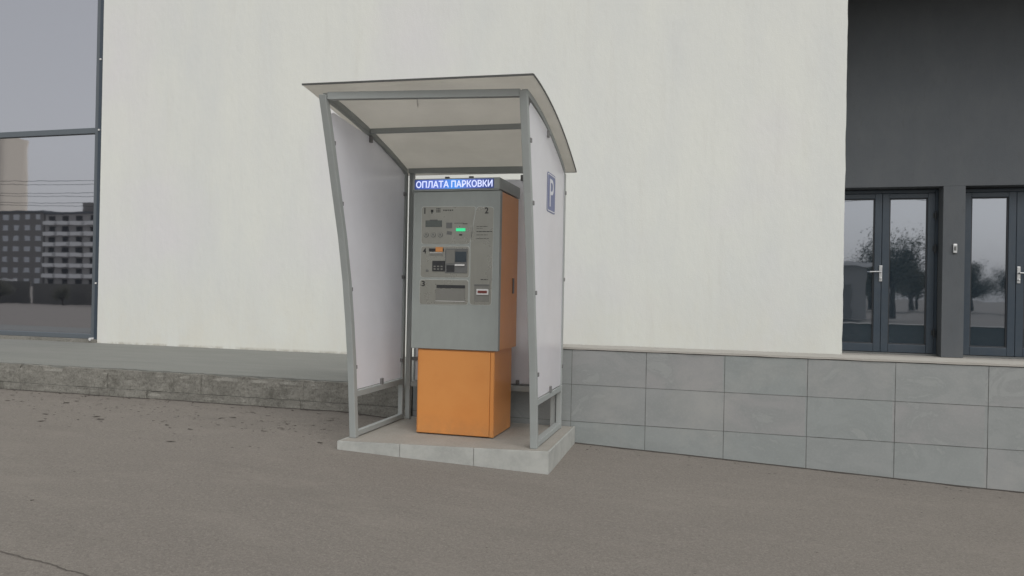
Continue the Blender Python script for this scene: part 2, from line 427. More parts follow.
# kerb: worn metre-long stones on a lower course
def rough_block(bm, u0, u1, v0, w0, w1, seed, amp=.010, depth=.16, n=46, m=8):
    """front and top sheets of a worn concrete block"""
    def P(i, j):
        u = u0 + (u1-u0)*i/n
        e = min(i, n-i)/n*(u1-u0)
        if j <= m:
            wv = w0 + (w1-w0)*j/m; v = v0
        else:
            wv = w1; v = v0 + depth*(j-m)/4
        d = amp*(noise.noise((u*7, wv*11+seed, seed)) + .6*noise.noise((u*23, wv*25, seed)))
        chip = max(0, noise.noise((u*5.1+seed, 3.3, seed))-.05)*(1 if seed < 25 else .2)
        if j >= m-1: v += .08*chip if j <= m+1 else 0
        if j >= m: wv -= .035*chip*(1 if j <= m+1 else .3)
        v += abs(d) + (.008 if e < .02 else 0)
        return bm.verts.new((u, v, wv))
    g = [[P(i, j) for i in range(n+1)] for j in range(m+5)]
    for r, s in zip(g, g[1:]):
        for i in range(n): bm.faces.new((r[i], r[i+1], s[i+1], s[i]))
    for i in (0, n):      # end caps
        c = [r[i] for r in g]; base = bm.verts.new((c[0].co.x, v0+depth, w0)); bm.faces.new(c+[base])
bm = bmesh.new()
js = [-13.2,-12.15,-11.1,-10.05,-9.0,-7.95,-6.9,-5.8,-4.71,-3.61,-2.545]
for k, (p, q) in enumerate(zip(js, js[1:])):
    rough_block(bm, p+.0015, q-.0015, 6.0+.003*(k%3), -1.035, PW-.002, k*1.7)
js2 = [-13.4,-11.9,-10.4,-8.9,-6.86,-5.3,-3.62,-2.545]
for k, (p, q) in enumerate(zip(js2, js2[1:])):
    rough_block(bm, p+.004, q-.004, 5.972+.006*(k%2), -1.2, -1.038, 30+k*2.3, .008)
box(bm, -30, -2.55, 6.10, 6.3, -1.3, PW-.03)
tag(obj('kerb', bm, KERB, smooth=False), None, None, kind='structure')

# ------------------------------------------------------------------ tiled parapet
pr = thing('tiled_parapet', (2, 6.15, -1.3), 'low retaining wall clad in grey stone tiles to the right of the shelter', 'low wall')
tz = -.4745
XL, XR = -2.53, 16
obj('tile_cladding', B(XL, XR, 6.0, 6.30, -2.0, tz), TILE, pr)
# dark joints as thin real gaps filled with grout, slightly irregular
bm = bmesh.new()
def joint(bm, p, q, wd, y=5.9985):
    p, q = Vector((p[0], 0, p[1])), Vector((q[0], 0, q[1])); n = max(2, int((q-p).length/.05))
    d = (q-p).normalized(); s = Vector((-d.z, 0, d.x))
    prev = None
    for k in range(n+1):
        c = p+(q-p)*k/n; ww = wd*(.55+.9*abs(noise.noise((c.x*9+p.z*7, c.z*9, 2)))); 
        a, b = c+s*ww/2, c-s*ww/2
        cur = (bm.verts.new((a.x, y, a.z)), bm.verts.new((b.x, y, b.z)))
        if prev: bm.faces.new((prev[0], cur[0], cur[1], prev[1]))
        prev = cur
for k in range(-2, 25):
    x = -1.133 + .6035*k
    joint(bm, (x, -1.95), (x+.004, tz), .0042)
for z in (-.757, -1.059, -1.361, -1.663):
    x = XL
    while x < 15.5:
        nx = x+.6; dz = .0025*noise.noise((x*3, z*5, 1)); joint(bm, (x, z+dz), (nx, z+dz*.4), .0034, 5.998); x = nx
obj('tile_joints', bm, JOINT, pr)
# cement cap with an uneven dark gap under it
bm = bmesh.new(); n = 220; rows = []
for i in range(n+1):
    u = XL-.01 + (XR-XL+.01)*i/n if i > 150 else XL-.01 + 8.0*i/150
    if i > 150: u = XL-.01+8.0 + (XR-XL-8)*(i-150)/(n-150)
    f = 5.992 + .007*noise.noise((u*4, 0, 0)); lo = tz+.006 + .004*noise.noise((u*5, 2, 0)); hi = -.4535 + .003*noise.noise((u*2.5, 5, 0))
    rows.append([bm.verts.new(p) for p in ((u,f,lo),(u,f,hi),(u,6.355,hi),(u,6.355,lo))])
for r, s in zip(rows, rows[1:]):
    for k in range(4): bm.faces.new((r[k], r[(k+1)%4], s[(k+1)%4], s[k]))
bm.faces.new(rows[0]); bm.faces.new(rows[-1])
obj('cap', bm, CAP, pr)
obj('cap_gap', B(XL+.002, XR, 5.9975, 6.29, tz+.0005, tz+.012), GROUT, pr)

# ------------------------------------------------------------------ building
bd = thing('commercial_building', (0, 9, -.855), 'white plastered building with a dark grey recess for glass doors', 'building')
WV = 8.6; WL, WR = -8.485, 1.317; GV = 10.0; TOP = 8.5
# white wall: fine vertical strips so that the right corner and the foot are slightly uneven
bm = bmesh.new(); rows = []
N = 120
for k in range(N+1):
    z = -1.0 + (TOP+1.0)*k/N
    jr = .006*noise.noise((z*3.3, 0, 5)) + .004*noise.noise((z*17, 0, 9))
    rows.append([bm.verts.new(p) for p in ((WL,WV,z),(WR+jr,WV,z),(WR+jr,GV+.5,z),(WL,GV+.5,z))])
for r, s in zip(rows, rows[1:]):
    for k in range(4): bm.faces.new((r[k], r[(k+1)%4], s[(k+1)%4], s[k]))
bm.faces.new(rows[-1])
obj('white_wall', bm, WHITE, bd)
# dark recess wall, soffit, lintel above
RF = -.70
O1, O2, OT = (1.36, 2.635), (2.872, 4.10), 1.366
bm = bmesh.new()
box(bm, WR+.01, 15, GV, GV+.5, OT, 3.95)
box(bm, WR+.01, O1[0], GV, GV+.5, RF, OT-.002)
box(bm, O1[1], O2[0], GV, GV+.5, RF, OT-.002)
box(bm, O2[1], 15, GV, GV+.5, RF, OT-.002)
obj('grey_wall', bm, GREY, bd)
obj('soffit', B(WR+.012, 15, WV+.02, GV-.002, 3.74, 3.94), SOFFIT, bd)
obj('upper_wall', B(WR+.014, 15, WV+.015, GV+.5, 3.955, TOP), WHITE, bd)
obj('recess_floor', B(WR+.012, 15, 9.35, GV+.6, -1.0, RF-.004), CAP, bd)
obj('roof', B(-30.2, 15.2, WV-.15, 30, TOP+.002, TOP+.25), GREY, bd)
obj('rear_wall', B(-30, 15, 29, 29.3, -1, TOP), WHITE, bd)
obj('side_wall', B(15.002, 15.3, WV, 28.99, -1.6, TOP), WHITE, bd)
obj('interior_back', B(-30, 15, 13.0, 13.1, -1, TOP-.01), DARKIN, bd)

def french_door(o, mid, left_hidden, handle_dir):
    a, b = o; y = 10.20
    d = bm = bmesh.new(); fw = .035
    box(bm, a+.001, a+fw, y, y+.07, RF, OT-.012); box(bm, b-fw, b-.001, y, y+.07, RF, OT-.012)
    box(bm, a+fw+.001, b-fw-.001, y, y+.07, OT-.055, OT-.012)
    fr = obj('door', bm, FRAME, bd, .004)
    bb = bmesh.new(); box(bb, a+.003, b-.003, y+.01, y+.06, OT-.0115, OT-.001); obj('head_seal', bb, BRONZE, fr)
    obj('threshold', B(a+.002, b-.002, y-.03, y+.09, RF-.003, RF+.018), CHROME if 0 else GREYPL, fr)
    for (l, r, side) in ((a+fw+.003, mid-.002, 'l'), (mid+.002, b-fw-.003, 'r')):
        lf = bmesh.new(); sw = .082; zb, zt = RF+.022, OT-.058; gb, gt = -.575, 1.247
        yy = y-.012
        gl, gr = l+sw, r-sw
        box(lf, l, gl, yy, yy+.07, zb, zt); box(lf, gr, r, yy, yy+.07, zb, zt)
        box(lf, gl+.0005, gr-.0005, yy, yy+.07, gt, zt-.0005); box(lf, gl+.0005, gr-.0005, yy, yy+.07, zb+.0005, gb)
        leaf = obj('door_leaf', lf, FRAME, fr, .005)
        s = bmesh.new(); q = .012
        box(s, gl+.001, gl+q, yy+.010, yy+.06, gb+.001, gt-.001); box(s, gr-q, gr-.001, yy+.010, yy+.06, gb+.001, gt-.001)
        box(s, gl+q+.001, gr-q-.001, yy+.010, yy+.06, gt-q, gt-.001); box(s, gl+q+.001, gr-q-.001, yy+.010, yy+.06, gb+.001, gb+q)
        obj('glazing_bead', s, BRONZE, fr)
        obj('glass', B(gl+q, gr-q, yy+.028, yy+.04, gb+q, gt-q), GLASSD, fr)
    # pull handle with plate
    h = bmesh.new(); hx = mid + (.028 if handle_dir > 0 else -.01); hy = y-.012
    box(h, hx-.018, hx+.018, hy-.012, hy-.001, .205, .405)
    cyl(h, (hx, hy-.012, .33), (hx, hy-.055, .33), .010)
    cyl(h, (hx-.008*handle_dir, hy-.052, .33), (hx+.135*handle_dir, hy-.052, .325), .0105)
    cyl(h, (hx, hy-.03, .245), (hx, hy-.012, .245), .012)
    obj('handle', h, CHROME, fr, .003)
    for z in (1.03, .62, -.42):
        hb = bmesh.new(); cyl(hb, (b-fw-.002, y-.028, z-.055), (b-fw-.002, y-.028, z+.055), .013); box(hb, b-fw-.03, b-fw+.02, y-.02, y-.0125, z-.03, z+.03)
        obj('hinge', hb, BRONZE, fr)
    return fr
french_door(O1, 2.0, True, -1)
french_door(O2, 3.475, False, 1)
ic = bmesh.new(); box(ic, 2.742, 2.786, GV-.022, GV-.001, .555, .665)
ic = obj('intercom', ic, CHROME, bd, .005)
obj('button', B(2.752, 2.776, GV-.028, GV-.0225, .585, .635), GREYPL, ic)

# big window wall at the left
def window():
    y = WV+.045; L = -14.0; R = WL
    fr = bmesh.new()
    box(fr, R-.155, R-.07, y, y+.09, -.80, TOP-.3)
    box(fr, L, R-.156, y, y+.09, -.80, -.735)
    box(fr, L, R-.156, y, y+.09, 2.155, 2.235)
    box(fr, L, R-.156, y, y+.09, 5.2, 5.28)
    for x in (-10.95, -13.2): box(fr, x, x+.09, y-.001, y+.091, -.734, 2.154)
    for x in (-10.95, -13.2): box(fr, x, x+.09, y-.001, y+.091, 2.236, 5.199)
    f = obj('window', fr, FRAMEL, bd, .004)
    obj('jamb', B(R-.0695, R-.001, WV+.012, y+.14, -.845, TOP-.3), FRAME, f)
    s = bmesh.new(); box(s, R-.175, R-.156, y+.02, y+.08, -.734, 2.154); box(s, R-.175, R-.156, y+.02, y+.08, 2.236, 5.199)
    obj('seal', s, BRONZE, f)
    for (z0, z1) in ((-.734, 2.154), (2.236, 5.199)):
        for (x0, x1) in ((L, -13.2), (-13.11, -10.95), (-10.86, R-.176)):
            obj('pane', B(x0+.001, x1-.001, y+.04, y+.055, z0, z1), GLASSW, f)
    obj('sill', B(L, R-.002, WV-.02, y+.10, -.852, -.802), KERB, f)
    k = bmesh.new(); cyl(k, (R-.10, WV-.03, -.80), (R-.10, WV+.04, -.80), .022)
    obj('drain_cap', k, WPRINT, f)
    for z in (2.19, 3.2, -.0):
        k = bmesh.new(); cyl(k, (R-.045, WV-.004, z), (R-.045, WV+.012, z), .013); obj('screw_cover', k, WPRINT, f)
window()
obj('window_side_wall', B(-30, -14.002, WV, 29, -1.0, TOP), WHITE, bd)
obj('window_head_wall', B(-14, WL-.001, WV+.02, WV+.4, TOP-.299, TOP-.001), WHITE, bd)

# ------------------------------------------------------------------ shelter base
BT = -1.10
bs = thing('concrete_base', (-1.85, 5.4, -1.25), 'raised concrete base faced with light grey tiles under the payment shelter', 'base')
FL, FR, BR, BL = (-2.602,4.796), (-1.085,4.972), (-1.093,5.995), (-2.60,5.965)
bm = bmesh.new()
cen = Vector((-1.85, 5.43))
def inset(p, d): 
    q = Vector(p); return tuple(q + (cen-q).normalized()*d)
ts = [bm.verts.new((*inset(p,.016), BT-.004)) for p in (FL,FR,BR,BL)]; bo = [bm.verts.new((*inset(p,.016), -1.5)) for p in (FL,FR,BR,BL)]
bm.faces.new(ts)
for i in range(4): bm.faces.new((ts[i], ts[(i+1)%4], bo[(i+1)%4], bo[i]))
obj('core', bm, SLABTOP, bs)
bm = bmesh.new()      # facing tiles with real gaps
def facing(a, b, cuts):
    a, b = Vector((*a,0)), Vector((*b,0)); n = Vector((0,0,1)).cross(b-a).normalized()
    if n.dot(Vector((*cen,0))-a) < 0: n = -n
    for s, e in zip(cuts, cuts[1:]):
        L = (b-a).length; p = a+(b-a)*s + (b-a)/L*.0015; q = a+(b-a)*e - (b-a)/L*.0015
        extrude_poly(bm, [(p.x,p.y,-1.45),(q.x,q.y,-1.45),(q.x,q.y,BT),(p.x,p.y,BT)], n*.014)
facing(FL, FR, (0,.305,.655,1)); 
a_ = Vector(FR)+Vector((0,.015)); facing(tuple(a_), BR, (0,.42,1))
facing((FL[0],FL[1]+.015), BL, (0,.5,1))
obj('facing_tiles', bm, SLABTILE, bs, .002)
bm = bmesh.new()
d = (Vector(FR)-Vector(FL)); 
def P2(s,t): 
    a = Vector(FL)+(Vector(FR)-Vector(FL))*s; b = Vector(BL)+(Vector(BR)-Vector(BL))*s; c = a+(b-a)*t; return c
cs = [P2(.0105,.016),P2(.9895,.016),P2(.9895,.99),P2(.0105,.99)]
v4 = [bm.verts.new((c.x,c.y,BT-.0005)) for c in cs]; bm.faces.new(v4)
obj('top_screed', bm, SLABTOP, bs)

# ------------------------------------------------------------------ shelter
sh = thing('payment_shelter', (-1.85, 5.4, BT), 'grey steel shelter with arched roof and milky white side panels on a concrete base', 'shelter')
UL, UR = -2.575, -1.19
LW = .05
Lfront = [(4.93,-1.1),(4.905,-.85),(4.875,-.55),(4.83,-.25),(4.775,.05),(4.70,.35),(4.605,.65),(4.51,.95),(4.40,1.285)]
Rfront = [(5.03,-1.1),(5.005,-.85),(4.965,-.55),(4.905,-.25),(4.85,.05),(4.79,.35),(4.725,.65),(4.65,.95),(4.565,1.285)]
def post(front, u0, d=.045):
    obj('post', strip(bmesh.new(), u0, u0+LW, front, [(a+d, b) for a, b in front]), STEEL, sh, .004)
post(Lfront, UL, .05); post(Rfront, UR-LW+.005, .05)
RLv, RRv = 5.785, 5.855
for (u, v, z1) in ((UL, RLv, .985), (UL+.052, RLv+.03, .985), (UR-.035, RRv, .955), (UR-.088, RRv+.02, .955)):
    obj('post', B(u, u+.04, v, v+.04, BT, z1), STEEL, sh, .003)
for (u, v) in ((UL-.01, 4.90), (UR-.06, 5.0), (UR-.10, RRv-.01)):
    pass
def arch_pts(v0, z0, v1, z1, bulge, n=12):
    out = []
    for k in range(n+1):
        t = k/n; out.append((v0+(v1-v0)*t, z0+(z1-z0)*t + bulge*4*t*(1-t)))
    return out
AL = arch_pts(4.455, 1.268, 5.80, .972, .034); AR = arch_pts(4.61, 1.262, 5.87, .952, .062)
for A, u in ((AL, UL+.002), (AR, UR-.04)):
    obj('arch_bar', strip(bmesh.new(), u, u+.042, A, [(a, b+.042) for a, b in A]), STEEL, sh, .003)
def zroof(t, side=.5):
    c = .62-.50*side; return 1.345 - .365*(c*t+(1-c)*t*t)
def cross(name, t, h, d, dv=0, uL=UL+.05, uR=UR-.043, dz=0):
    # horizontal beam from left arch to right arch at parameter t
    def at(A):
        x = t*(len(A)-1); i = min(int(x), len(A)-2); f = x-i
        return A[i][0]*(1-f)+A[i+1][0]*f, A[i][1]*(1-f)+A[i+1][1]*f
    a, b = at(AL), at(AR)
    bm = beam(bmesh.new(), (uL, a[0]+dv, a[1]+h/2+dz), (uR, b[0]+dv, b[1]+h/2+dz), d, h); return obj(name, bm, STEEL, sh, .003)
cross('front_beam', 0.0, .05, .04, -.012, dz=-.012); cross('roof_purlin', .47, .036, .036, dz=.003); cross('rear_beam', .985, .055, .04, .03, dz=.002)
# roof sheet with thin dark edge
def sheet(grow, zo, th, name, mat, uL=-2.678, uR=-1.118, fL=4.372, fR=4.462, bL=5.90, bR=5.965, vseg=28):
    bm = bmesh.new(); rows = []
    for k in range(vseg+1):
        t = k/vseg; z = zroof(t,0)+zo; z2 = zroof(t,1)+zo
        a = fL+(bL-fL)*t; b = fR+(bR-fR)*t
        rows.append([bm.verts.new((uL-grow,a,z)), bm.verts.new((uR+grow,b,z2)), bm.verts.new((uR+grow,b,z2+th)), bm.verts.new((uL-grow,a,z+th))])
    for r, s in zip(rows, rows[1:]):
        for i in range(4): bm.faces.new((r[i], r[(i+1)%4], s[(i+1)%4], s[i]))
    bm.faces.new(rows[0]); bm.faces.new(rows[-1]); return obj(name, bm, mat, sh, smooth=False)
sheet(0, 0, .006, 'roof_sheet', ROOF)
bm = bmesh.new()   # dark edge trim: front and right rim
beam(bm, (-2.680, 4.368, zroof(0)+.004), (-1.116, 4.458, zroof(0)+.004), .006, .012)
prev = None
for k in range(29):
    t = k/28; p = (-1.115, 4.462+(5.965-4.462)*t, zroof(t,1)+.004)
    if prev: beam(bm, prev, p, .005, .011)
    prev = p
beam(bm, (-2.678, 5.904, zroof(1)+.004), (-1.118, 5.968, zroof(1)+.004), .005, .011)
obj('roof_trim', bm, EDGE, sh)
bm = bmesh.new(); beam(bm, (-1.962,4.62,zroof(.13)-.004), (-2.045,4.84,zroof(.27)-.004), .006, .003)  # thin pale line laid along the underside of the roof sheet
obj('roof_streak', bm, STREAK, sh)

# side frame rails
def rail(name, u, v0, v1, z0, z1, wd=.04): obj(name, B(u, u+wd, v0, v1, z0, z1), STEEL, sh, .003)
rail('side_rail', UL+.003, 4.955, RLv, -.80, -.757); rail('side_rail', UL+.003, 4.982, RLv, BT+.006, BT+.045)
rail('side_rail', UR-.038, 5.05, RRv, -.80, -.757); rail('side_rail', UR-.045, 5.082, RRv, BT+.006, BT+.045, .05)
obj('rear_rail', beam(bmesh.new(), (UL+.093, RLv+.055, -.80), (UR-.089, RRv+.04, -.80), .036, .045), STEEL, sh, .003)

# milky panels
def along(front, z):
    for (a, b), (c, d) in zip(front, front[1:]):
        if b <= z <= d: return a+(c-a)*(z-b)/(d-b)
    return front[-1][0] if z > front[-1][1] else front[0][0]
def side_panel(front, A, u, rear, gap, th=.005):
    pts = []
    for z in [-.748+.12*k for k in range(17)]:
        zz = min(z, A[0][1]-gap-.02); pts.append((along(front, zz)+.058, zz))
        if z > zz: break
    for (a, b) in A:
        t = (a-A[0][0])/(A[-1][0]-A[0][0]); g_ = gap*max(0, 1-(t/.5)**2) + .004
        if a > pts[-1][0]+.02 and a < rear: pts.append((a, b-g_))
    pts.append((rear, A[-1][1]-.01)); pts.append((rear, -.748))
    return extrude_poly(bmesh.new(), [(u, a, b) for a, b in pts], (th,0,0))
obj('side_panel', side_panel(Lfront, AL, UL+.02, RLv-.008, .05), PANEL, sh)
rp = obj('side_panel', side_panel(Rfront, AR, UR-.008, RRv+.028, .012), PANEL, sh)
bm = bmesh.new(); y0, y1 = RLv+.085, RRv+.075
extrude_poly(bm, [(UL+.118,y0,-.772),(UR-.10,y1,-.765),(UR-.10,y1,.925),(-1.60,y1-.01,.925),(UL+.118,y0,.935)], (0,.005,0))
obj('rear_panel', bm, PANEL, sh)

# clamps
def clamp(u, v, z, su=.022, sv=.03, sz=.03): obj('clamp', B(u-su/2,u+su/2,v-sv/2,v+sv/2,z-sz/2,z+sz/2), CLAMP, sh, .004)
for z in (.99, .59, -.01, -.58): clamp(UL+.034, along(Lfront,z)+.058, z); clamp(UR+.003, along(Rfront,z)+.058, z, .018)
for z in (.80, .10, -.60): clamp(UL+.034, RLv-.012, z); clamp(UR+.006, RRv+.022, z, .014, .024)
clamp(UL+.03, 5.12, 1.13, .03, .03, .05); clamp(UR+.002, 5.22, 1.14, .02, .03, .05)
clamp(UL+.034, 5.39, -.735, .022, .03, .05); clamp(UR+.003, 5.45, -.735, .018, .03, .05)
for u in (-2.215, -2.0, -1.55): clamp(u, RRv+.055, .935, .04, .02, .05)
for z in (.80, .10, -.59): clamp(UL+.115, RLv+.07, z, .05, .02, .03)
clamp(-1.565, RRv+.055, -.755, .03, .02, .04)

# parking sign on the right panel
us = UR-.0028
def sq(v0, v1, z0, z1, r): return [(us, p.x, p.y) for p in rounded([(v0,z0),(v1,z0),(v1,z1),(v0,z1)], r)]
sg = obj('parking_sign', extrude_poly(bmesh.new(), sq(5.235,5.515,.585,.875,.03), (.002,0,0)), SIGNB, sh); sg['label'] = 'blue and white letter P parking sign'
bm = bmesh.new(); o_ = sq(5.243,5.507,.593,.867,.026); i_ = sq(5.251,5.499,.601,.859,.022)
A = [bm.verts.new(Vector(p)+Vector((.0035,0,0))) for p in o_]; C = [bm.verts.new(Vector(p)+Vector((.0035,0,0))) for p in i_]
for k in range(len(A)): bm.faces.new((A[k], A[(k+1)%len(A)], C[(k+1)%len(A)], C[k]))
obj('sign_border', bm, SIGNW, sg)
bm = text_mesh('P', .25, .001)
xs = [p.co.x for p in bm.verts]; ys = [p.co.y for p in bm.verts]; x0, x1, q0, q1 = min(xs), max(xs), min(ys), max(ys)
for p in bm.verts:
    x, y, z = p.co; p.co = (us+.0038+z, 5.315+(x-x0)/(x1-x0)*.13, .628+(y-q0)/(q1-q0)*.205)
obj('sign_letter', bm, SIGNW, sg)

# ------------------------------------------------------------------ payment terminal
pm = thing('parking_payment_machine', (-1.89, 5.5, BT), 'silver and orange parking payment machine with a lit blue sign standing inside the shelter', 'payment machine')
lc = obj('lower_cabinet', B(-2.19,-1.575,5.272,5.745,BT+.006,-.452), ORANGE, pm, .004)
obj('door_panel', B(-2.178,-1.607,5.262,5.2715,BT+.012,-.462), ORANGE, lc, .002)
obj('corner_strip', B(-1.604,-1.577,5.264,5.2715,BT+.008,-.462), ORANGE, lc, .002)
obj('plinth_gap', B(-2.17,-1.60,5.29,5.73,BT+.0005,BT+.0055), DARKIN, lc)
FV = 5.25
uc = obj('upper_cabinet', B(-2.235,-1.552,5.272,5.79,-.448,.742), ORANGE, pm, .003)
bm = bmesh.new(); box(bm, -2.240,-1.547,FV,5.2715,-.45,.745)
fd = obj('front_door', bm, SILVER, pm, .005)
obj('door_side', B(-1.5515,-1.547,5.272,5.30,-.449,.744), SILVER, fd)
obj('door_side', B(-2.240,-2.2355,5.272,5.79,-.449,.744), SILVER, fd)
obj('side_lock', B(-1.5515,-1.545,5.64,5.675,-.02,.10), GREYPL, uc)
# sign box
sb = bmesh.new(); box(sb, -2.248,-1.552,FV-.008,5.83,.753,.840)
sbx = obj('sign_box', sb, SILVER, pm, .004)
obj('sign_gap', B(-2.225,-1.57,FV+.02,5.78,.7455,.7525), DARKIN, sbx)
obj('sign_sill', B(-2.246,-1.554,FV-.012,FV+.012,.7458,.7526), SILVER, sbx)
led = obj('led_panel', B(-2.228,-1.598,FV-.0115,FV-.0082,.761,.831), LEDBG, sbx)
led['label'] = 'glowing blue sign with white Cyrillic letters'
for wrd, uu, ww in (('ОПЛАТА', -2.216, .262), ('ПАРКОВКИ', -1.932, .322)):
    bm = place_text(wrd, .07, .001, uu, FV-.0118, .771, ww, .050)
    me_ = bpy.data.meshes.new('tmp'); bm.to_mesh(me_); bm.free()
    for dx, dz, dv in ((0,0,0), (.0030,0,.0003), (.0015,.0015,.0006), (.0015,-.0015,.0009)):
        if dx == 0: bm = bmesh.new()
        n0 = len(bm.verts); bm.from_mesh(me_); bm.verts.ensure_lookup_table()
        for p in bm.verts[n0:]: p.co += Vector((dx, -dv, dz))
    bpy.data.meshes.remove(me_)
    obj('sign_word', bm, LEDTX, sbx)
# inlaid plates (a,z) -> u=-2.24+a
def F(a): return -2.24 + a
def plate(pts, name, mat, parent, v=FV, th=.003, r=.022):
    p2 = rounded(pts, r)
    o = obj(name, extrude_poly(bmesh.new(), [(F(p.x), v-.0005, p.y) for p in p2], (0,-th,0)), mat, parent, .001)
    c = sum((p for p in p2), Vector((0,0)))/len(p2)
    rim = [(F(p.x+(.0035 if p.x > c.x else -.0035)), v-.0003, p.y+(.0035 if p.y > c.y else -.0035)) for p in p2]
    obj('plate_rim', extrude_poly(bmesh.new(), rim, (0,-.0015,0)), RIM, parent); return o
p1 = plate([(.072,.346),(.455,.346),(.470,.40),(.500,.625),(.072,.628)], 'control_plate', INLAY, fd)
p2 = plate([(.470,-.107),(.636,-.106),(.642,.618),(.520,.622),(.506,.60),(.468,.36)], 'ticket_plate', INLAY, fd)
p4 = plate([(.070,.093),(.458,.095),(.458,.327),(.072,.327)], 'card_plate', INLAY, fd)
p3 = plate([(.067,-.113),(.454,-.108),(.455,.075),(.067,.073)], 'coin_plate', INLAY, fd)
def rb(parent, name, a0, a1, z0, z1, mat, th=.003, v=FV-.0036):
    return obj(name, B(F(a0),F(a1),v-th,v,z0,z1), mat, parent)
def num(parent, s, a, z, h=.034): obj('numeral', place_text(s, h*1.5, .0006, F(a)-h*.3, FV-.0038, z-h*.55, None if s == '1' else h*.72, h*1.15, .02 if s == '1' else .025), BLACK, parent)
num(p1, '1', .104, .596, .04); num(p2, '2', .586, .594, .04); num(p4, '4', .098, .292, .036); num(p3, '3', .092, .043, .036)
rb(p1, 'display', .105, .236, .474, .523, LCD, .004)
rb(p1, 'display_hood', .14, .20, .5235, .53, GREYPL, .006)
kp = rb(p1, 'reader_pad', .272, .318, .464, .506, GREYPL, .003)
gl = rb(p1, 'green_lamp', .352, .424, .441, .463, GREENL, .006)
def mark(x0, x1, z0, z1, p=None, name='printed_mark'): obj(name, B(F(x0), F(x1), FV-.0042, FV-.0036, z0, z1), BLACK, p or p1)
mark(.376,.400,.408,.420); mark(.335,.41,.500,.503); mark(.405,.44,.494,.499); mark(.145,.165,.585,.605); mark(.150,.158,.575,.5845)
for k in range(5): mark(.245+.017*k, .256+.017*k, .596-.002*(k%2), .604)
for i in range(3):
    for j in range(3): mark(.190+.012*i, .198+.012*i, .584+.012*j, .592+.012*j)
for a in (.111, .168, .225):
    bm = bmesh.new(); cyl(bm, (F(a), FV-.0035, .414), (F(a), FV-.0065, .414), .020, 16); o = obj('coin_symbol', bm, GREYPL, p1)
    bm = bmesh.new(); cyl(bm, (F(a), FV-.0066, .416), (F(a), FV-.0072, .416), .0165, 16); obj('symbol_face', bm, INLAY, p1)
    bm = bmesh.new(); box(bm, F(a-.006), F(a+.006), FV-.0078, FV-.0073, .408, .424); obj('symbol_mark', bm, GREYPL, p1)
bm = bmesh.new(); extrude_poly(bm, [(F(.275),FV-.0036,.418),(F(.315),FV-.0036,.412),(F(.320),FV-.0036,.438),(F(.280),FV-.0036,.444)], (0,-.001,0)); obj('card_symbol', bm, GREYPL, p1)
for z, a0, a1, hh in ((.476,.512,.60,.004),(.438,.512,.635,.006),(.413,.512,.60,.004),(.386,.512,.61,.004),(.462,.512,.56,.003),(.081,.552,.607,.006)):
    rr = random.Random(int(z*1000)); x = a0
    while x < a1:
        l = rr.uniform(.012, .03); mark(x, min(x+l, a1), z-hh/2, z+hh/2, p2, 'printed_line'); x += l+.004
# card plate
rb(p4, 'card_slot', .137, .255, .288, .311, BLACK, .004)
rb(p4, 'orange_sticker', .192, .249, .286, .321, TAG, .007)
rb(p4, 'white_strip', .143, .250, .256, .279, RECESS, .003)
rb(p4, 'strip_highlight', .146, .246, .276, .280, WPRINT, .005)
k2 = rb(p4, 'keypad', .168, .266, .139, .217, DARKIN, .008)
bm = bmesh.new()
for i in range(3):
    for j in range(2): box(bm, F(.180+.028*i), F(.196+.028*i), FV-.0145, FV-.0117, .150+.02*j, .160+.02*j)
obj('keypad_keys', bm, RECESS, p4)
obj('recess_frame', B(F(.268),F(.445),FV-.008,FV-.0036,.126,.31), GREYPL, p4, .002)
rb(p4, 'recess_plate', .278, .345, .20, .302, RECESS, .002, FV-.0082)
rb(p4, 'screen', .351, .436, .211, .287, SCREEN, .004, FV-.0082)
rb(p4, 'receipt_lip', .350, .426, .180, .193, WPRINT, .010, FV-.0082)
rb(p4, 'tray_mouth', .282, .345, .135, .185, DARKIN, .002, FV-.0082)
bm = bmesh.new(); cyl(bm, (F(.125), FV-.0036, .143), (F(.125), FV-.008, .143), .010, 12); obj('key_lock', bm, GREYPL, p4)
# coin plate
rb(p3, 'coin_tray', .197, .430, -.083, .006, RECESS, .002)
sl = rb(p3, 'coin_slot', .204, .430, .012, .036, DARKIN, .004)
rb(p3, 'tray_lip', .197, .430, -.087, -.0835, WPRINT, .004)
# ticket slot
rb(p2, 'ticket_recess', .504, .620, -.084, .036, RECESS, .002)
rb(p2, 'recess_shadow_lip', .504, .620, .0365, .044, GREYPL, .006)
rb(p2, 'slot_frame', .524, .616, -.032, .010, WPRINT, .010)
rb(p2, 'slot_mouth', .534, .606, -.020, -.002, RED, .004, FV-.0138)

# ------------------------------------------------------------------ litter and dirt
bm = bmesh.new(); rr = random.Random(3)
def crumb(u, v, s, flat=.35):
    z = ground_w(u, v)+.004*noise.noise((u*1.7, v*1.7, 0))
    el = rr.uniform(1, 2.4)
    pts = [Vector((u+s*el*rr.uniform(-1,1), v+s*rr.uniform(-1,1), z+s*flat*rr.uniform(0,1.6))) for _ in range(6)]
    vs = [bm.verts.new(p) for p in pts]
    try: bmesh.ops.convex_hull(bm, input=vs)
    except Exception: pass
for _ in range(380):
    u = rr.uniform(-7, -2.7); v = 5.95 - abs(rr.gauss(0, .8)); crumb(u, v, rr.uniform(.004,.013)**1.0*(1 if rr.random() > .15 else 1.9), .2)
for cu_, cv_, n_ in ((-6.2,5.72,26),(-5.3,5.6,24),(-4.6,5.45,30),(-4.1,5.3,26),(-3.5,5.2,34),(-3.1,5.35,30),(-2.9,5.1,22),(-7.4,5.8,30)):
    for _ in range(n_): crumb(cu_+rr.gauss(0,.28), cv_+rr.gauss(0,.10), rr.uniform(.004,.012), .15)
